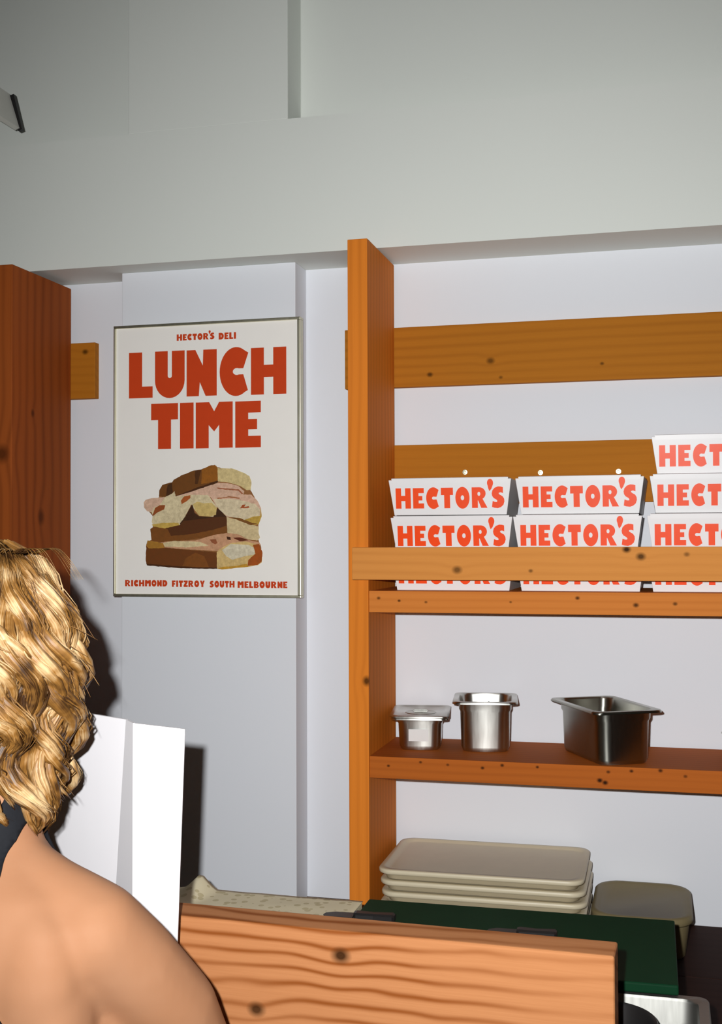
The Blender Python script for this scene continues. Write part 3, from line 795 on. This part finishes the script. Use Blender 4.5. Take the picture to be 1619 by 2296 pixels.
# shoulders, arms
def mirror(p, s): return (p[0] * s, p[1], p[2])
ARMR = [((.130, .002, 1.172), .059), ((.158, .038, 1.128), .056), ((.188, .086, 1.064), .053), ((.205, .128, .985), .046), ((.206, .136, .955), .042)]
for s in (1, -1):
    limb([(mirror((.030, .004, 1.238), s), .042), (mirror((.080, .0, 1.208), s), .046), (mirror((.120, .002, 1.182), s), .054)], .3)
    limb([(mirror(p, s), r) for p, r in ARMR], .3)
    limb([(mirror((.206, .132, .955), s), .042), (mirror((.168, .150, .915), s), .041), (mirror((.10, .148, .87), s), .033), (mirror((.066, .150, .852), s), .027)], .3)
    # shoulder blade and back muscles
    sph(mirror((.122, .005, 1.020), s), .045, .062, .085)
    sph(mirror((.112, -.034, 1.085), s), .038, .050, .105)
    sph(mirror((.088, -.052, 1.135), s), .056, .040, .080)
    sph(mirror((.060, -.060, 1.05), s), .055, .034, .10)
    if s > 0: sph((.06, .085, 1.13), .055, .045, .06)
    else: sph((-.06, .085, 1.13), .055, .045, .06)
    # hand: palm, four curled fingers and a thumb, clasped before the waist
    w0 = Vector(mirror((.066, .150, .852), s))
    pc_ = w0 + Vector((-s * .048, .012, .006))
    limb([(w0, .022), (pc_, .024)], .3)
    for k, (ln, dz) in enumerate(((.030, .022), (.034, .008), (.031, -.007), (.024, -.021))):
        a = pc_ + Vector((-s * .020, .010, dz + .006))
        b = a + Vector((-s * ln * .62, .010, .003))
        c_ = b + Vector((-s * ln * .30, .006, -.016))
        d_ = c_ + Vector((s * .006, -.010, -.016))
        limb([(a, .0095), (b, .0088), (c_, .008), (d_, .0068)], .35)
    a = w0 + Vector((-s * .022, .004, .022))
    limb([(a, .0115), (a + Vector((-s * .012, .018, .022)), .0105), (a + Vector((-s * .022, .030, .040)), .0085)], .35)
# legs and feet
for s in (1, -1):
    limb([((s * .082, -.005, .84), .086), ((s * .085, 0, .66), .076), ((s * .088, .012, .48), .056), ((s * .088, -.008, .34), .052), ((s * .088, -.012, .22), .044), ((s * .088, -.005, .075), .034)], .3)
    limb([((s * .09, -.02, .036), .033), ((s * .092, .05, .034), .033), ((s * .096, .14, .026), .026)], .3)
o_ = len(BV)
bm.verts.index_update()
BV.extend(tuple(v.co) for v in bm.verts); BF.extend(tuple(o_ + v.index for v in f.verts) for f in bm.faces)
bm.free()
me = from_arrays(BV, BF, 'raw')
tmp = bpy.data.objects.new('tmp', me); COL.objects.link(tmp)
rm = tmp.modifiers.new('r', 'REMESH'); rm.mode = 'VOXEL'; rm.voxel_size = 0.0055
smm = tmp.modifiers.new('s', 'SMOOTH'); smm.iterations = 11; smm.factor = 0.5
dg = bpy.context.evaluated_depsgraph_get()
body_me = bpy.data.meshes.new_from_object(tmp.evaluated_get(dg))
bpy.data.objects.remove(tmp)
body_me.shade_smooth()
t = NT('warm_skin')
n1 = t.noise(t.coord(), 9, 4)
n2 = t.noise(t.coord(), 420, 3)
c = t.mix(n1, (0.37, 0.168, 0.080), (0.42, 0.220, 0.125))
t.bump(n2, 0.08, 0.0006)
skin = t.fin(c, 0.62, 0.12)
t.b.inputs['Subsurface Weight'].default_value = 0.08
t.b.inputs['Subsurface Radius'].default_value = (0.012, 0.005, 0.003)
link('body', body_me, skin, person)
for s in (-1, 1):
    bm = bmesh.new()
    bmesh.ops.create_uvsphere(bm, u_segments=14, v_segments=10, radius=.0115, matrix=Matrix.Translation(HC + Vector((s * .030, .084, -.002))))
    link('eye', mesh_of(bm, 'eye', True), M['sticker'], person)

def cover(cond, offset, name):
    """cloth cut from the body's own surface, lifted off the skin and given a thickness"""
    b2 = bmesh.new(); b2.from_mesh(body_me)
    b2.normal_update()
    kill = [f for f in b2.faces if not all(cond(v.co) for v in f.verts)]
    bmesh.ops.delete(b2, geom=kill, context='FACES')
    loose = [v for v in b2.verts if not v.link_faces]
    bmesh.ops.delete(b2, geom=loose, context='VERTS')
    nrm = {v: v.normal.copy() for v in b2.verts}
    for v in b2.verts: v.co += nrm[v] * offset
    for it in range(14):
        nb = {}
        for v in b2.verts:
            be = [e for e in v.link_edges if len(e.link_faces) == 1]
            if len(be) == 2:
                nb[v] = (be[0].other_vert(v).co + be[1].other_vert(v).co) / 2
        for v, q in nb.items(): v.co = v.co.lerp(q, .5)
    m2 = mesh_of(b2, name, True)
    o = link(name, m2, M['cloth'], person)
    so = o.modifiers.new('t', 'SOLIDIFY'); so.thickness = .003; so.offset = 1
    return o
XB = [(1.0, .15), (1.05, .128), (1.072, .112), (1.0975, .088), (1.124, .065), (1.15, .054), (1.18, .050), (1.205, .052), (1.235, .054), (1.26, .052), (1.36, .050)]
def xb(z):
    for (z0, a), (z1, b) in zip(XB[:-1], XB[1:]):
        if z <= z1: return a + (b - a) * max(0, (z - z0) / (z1 - z0))
    return .06
armpts = [Vector(p) for p, r in ARMR]
def near_arm(v):
    p = Vector((abs(v.x), v.y, v.z))
    best = 9
    for a, b in zip(armpts[1:-1], armpts[2:]):
        d = b - a; f_ = max(0, min(1, (p - a).dot(d) / d.length_squared))
        best = min(best, (p - (a + d * f_)).length)
    return best < .066 and p.x > .150
def in_top(v):
    if v.z < .86 or v.z > 1.325: return False
    if near_arm(v) or (abs(v.x) > .172) : return False
    if v.y > .11 and v.z < .93: return False
    if v.z > 1.02 and abs(v.x) > xb(v.z): return False
    if v.z > 1.285 and abs(v.x) < .030: return False
    if v.z < 1.02 and abs(v.x) > .15 and v.y > .04: return False
    return v.y < .135
def in_pants(v):
    return .09 < v.z < .93 and v.y < .118 and (abs(v.x) < .176) and not (v.z > .80 and v.y > .105)
cover(in_top, .0022, 'tank_top')
cover(in_pants, .006, 'trousers')
# hair: a wavy mass of locks falling from the crown
PROF = [(1.604, .022), (1.596, .044), (1.575, .070), (1.545, .086), (1.515, .098), (1.475, .108), (1.44, .111), (1.40, .108), (1.36, .103), (1.33, .098), (1.30, .088), (1.275, .072), (1.25, .06)]
def prof(z):
    if z >= PROF[0][0]: return .02
    for (za, a), (zb, b) in zip(PROF[:-1], PROF[1:]):
        if z >= zb:
            f_ = (za - z) / (za - zb)
            return a + (b - a) * f_
    return .06
HX, HY = -.026, .030
V, F, CC = [], [], []
def tube(pts, rad, sides, col):
    pts = [Vector(p) for p in pts]
    o = len(V)
    n_ = len(pts)
    ref = Vector((.3, .9, .1))
    for i, p in enumerate(pts):
        d = (pts[min(i + 1, n_ - 1)] - pts[max(i - 1, 0)]).normalized()
        x = d.cross(ref)
        if x.length < 1e-4: x = d.cross(Vector((1, 0, 0)))
        x.normalize(); y = d.cross(x)
        for k in range(sides):
            a = 2 * math.pi * k / sides
            V.append(p + (x * math.cos(a) + y * math.sin(a) * .62) * rad[i])
            CC.append((col, k / sides, i / (n_ - 1)))
    for i in range(n_ - 1):
        for k in range(sides):
            a, b = o + i * sides + k, o + i * sides + (k + 1) % sides
            F.append((a, b, b + sides, a + sides))
    F.append(tuple(o + (n_ - 1) * sides + k for k in range(sides)))
    F.append(tuple(o + k for k in reversed(range(sides))))
# undercoat
ZL = [1.602, 1.59, 1.57, 1.54, 1.51, 1.47, 1.43, 1.39, 1.36, 1.32]
ub = []
n_u = 40
for z in ZL:
    q = []
    for k in range(n_u):
        a = 2 * math.pi * k / n_u
        face = 0.0 if math.sin(a) < .55 or z > 1.53 else -.030
        rr_ = prof(z) - .016 + face + .006 * noise.noise(Vector((math.cos(a) * 3, math.sin(a) * 3, z * 30)))
        q.append((HX + rr_ * math.cos(a), HY + (rr_ * 1.04) * math.sin(a), z))
    ub.append(q)
o0 = 0
for q in ub:
    for k, p in enumerate(q):
        V.append(Vector(p)); CC.append((.18, k / n_u * 6 % 1, .5))
for i in range(len(ub) - 1):
    for k in range(n_u):
        a, b = i * n_u + k, i * n_u + (k + 1) % n_u
        F.append((a, b, b + n_u, a + n_u))
F.append(tuple(range(n_u)))
def path(a0, zs, ze, depth, wav, fr, ph, sw, flick, seg):
    pts = []
    for i in range(seg + 1):
        f_ = i / seg
        z = zs + (ze - zs) * f_ ** .9
        g = min(1, .25 + f_ * 1.6)
        a = a0 + sw * f_ + wav * g * math.sin(ph + (zs - z) * fr)
        r = prof(z) - depth + wav * .060 * g * math.cos(ph + (zs - z) * fr)
        if f_ > .7: r += flick * ((f_ - .7) / .3) ** 1.5
        pts.append((HX + r * math.cos(a), HY + r * 1.04 * math.sin(a), z))
    return pts
def lock(c, da, dd, rad, sides, seg=22, dz=0.0):
    a0, zs, ze, wav, fr, ph, sw, flick, tone = c
    pts = path(a0 + da, zs, ze + dz, dd, wav * random.uniform(.85, 1.15), fr, ph + random.uniform(-.35, .35), sw, flick, seg)
    rr_ = []
    for i in range(seg + 1):
        f_ = i / seg
        rr_.append(rad * (0.3 + .7 * min(1, f_ * 4)) * (1 if f_ < .72 else max(.05, 1 - ((f_ - .72) / .28) ** 1.4 * .95)))
    tube(pts, rr_, sides, min(1, max(0, tone + random.uniform(-.22, .22))))
for i in range(74):
    a0 = random.uniform(0, 2 * math.pi)
    if math.sin(a0) > .75: continue
    c = (a0, random.choice((1.602, 1.598, 1.588, 1.565, 1.535)), random.uniform(1.255, 1.315) if random.random() < .7 else random.uniform(1.34, 1.43),
         random.uniform(.12, .30), random.uniform(38, 66), random.uniform(0, 6.28), random.uniform(-.45, .45), random.uniform(-.020, .022), random.random())
    for k in range(7):
        lock(c, random.uniform(-.10, .10), random.uniform(.002, .016), random.uniform(.0065, .0125), 8)
    for k in range(13):
        lock(c, random.uniform(-.15, .15), random.uniform(-.006, .004), random.uniform(.0008, .0020), 4, 18, random.uniform(-.004, .04))
# stray wisps
def wisp(p, rad=.0012):
    n_ = 12
    pp = [Vector(q) for q in p]
    out = []
    for i in range(n_ + 1):
        f_ = i / n_ * (len(pp) - 1); k = min(int(f_), len(pp) - 2); g = f_ - k
        p0 = pp[max(k - 1, 0)]; p1 = pp[k]; p2 = pp[k + 1]; p3 = pp[min(k + 2, len(pp) - 1)]
        out.append(.5 * ((2 * p1) + (p2 - p0) * g + (2 * p0 - 5 * p1 + 4 * p2 - p3) * g * g + (3 * p1 - p0 - 3 * p2 + p3) * g ** 3))
    tube(out, [rad * (1.2 - f_ / n_) for f_ in range(n_ + 1)], 4, random.uniform(.1, .6))
for i in range(16):
    z = random.uniform(1.42, 1.545)
    a = random.uniform(-.7, .2)
    r = prof(z)
    b = Vector((HX + (r - .01) * math.cos(a), HY + (r - .01) * math.sin(a), z))
    e = random.uniform(.02, .055)
    wisp([b, b + Vector((e * .5, .004, -.004 - random.uniform(0, .012))), b + Vector((e, .01, -.016 - random.uniform(0, .03)))], random.uniform(.0008, .0018))
for i in range(30):
    a = random.uniform(-1.8, .4)
    b = Vector((HX + .07 * math.cos(a), HY + .07 * math.sin(a), 1.588))
    wisp([b, b + Vector((.028 * math.cos(a), .02 * math.sin(a), .004)), b + Vector((.056 * math.cos(a), .05 * math.sin(a), -.03))], random.uniform(.0005, .0009))
hm = from_arrays(V, F, 'hair', True)
ca = hm.color_attributes.new('lock', 'FLOAT_COLOR', 'POINT')
flat = np.ones((len(V), 4), dtype=np.float32)
flat[:, :3] = np.array(CC, dtype=np.float32)
ca.data.foreach_set('color', flat.ravel())
t = NT('golden_blond_hair')
at = t.n('ShaderNodeVertexColor'); at.layer_name = 'lock'
sp = t.n('ShaderNodeSeparateColor'); t.l(at.outputs[0], sp.inputs[0])
cmb = t.n('ShaderNodeCombineXYZ')
t.l(t.math('MULTIPLY', sp.outputs[0], 37.0), cmb.inputs[0]); t.l(t.math('MULTIPLY', sp.outputs[1], 26.0), cmb.inputs[1]); t.l(t.math('MULTIPLY', sp.outputs[2], 1.6), cmb.inputs[2])
st = t.noise(cmb.outputs[0], 1.0, 2)
lowf = t.noise(t.coord(), 26, 3)
g = t.math('ADD', t.math('MULTIPLY', sp.outputs[0], .45), t.math('MULTIPLY', st, .75))
g = t.math('ADD', g, t.math('MULTIPLY_ADD', lowf, 1.9, -1.12), clamp=True)
rp = t.n('ShaderNodeValToRGB')
t.l(g, rp.inputs[0])
e_ = rp.color_ramp.elements
e_[0].position = 0.16; e_[0].color = (0.040, 0.015, 0.003, 1)
e_[1].position = 0.95; e_[1].color = (0.68, 0.48, 0.25, 1)
q = rp.color_ramp.elements.new(0.5); q.color = (0.25, 0.115, 0.024, 1)
t.fin(rp.outputs[0], 0.46, 0.4)
t.bump(st, .5, .0012)
link('hair', hm, t.m, person, label='wavy shoulder-length golden blond hair', kind='stuff')
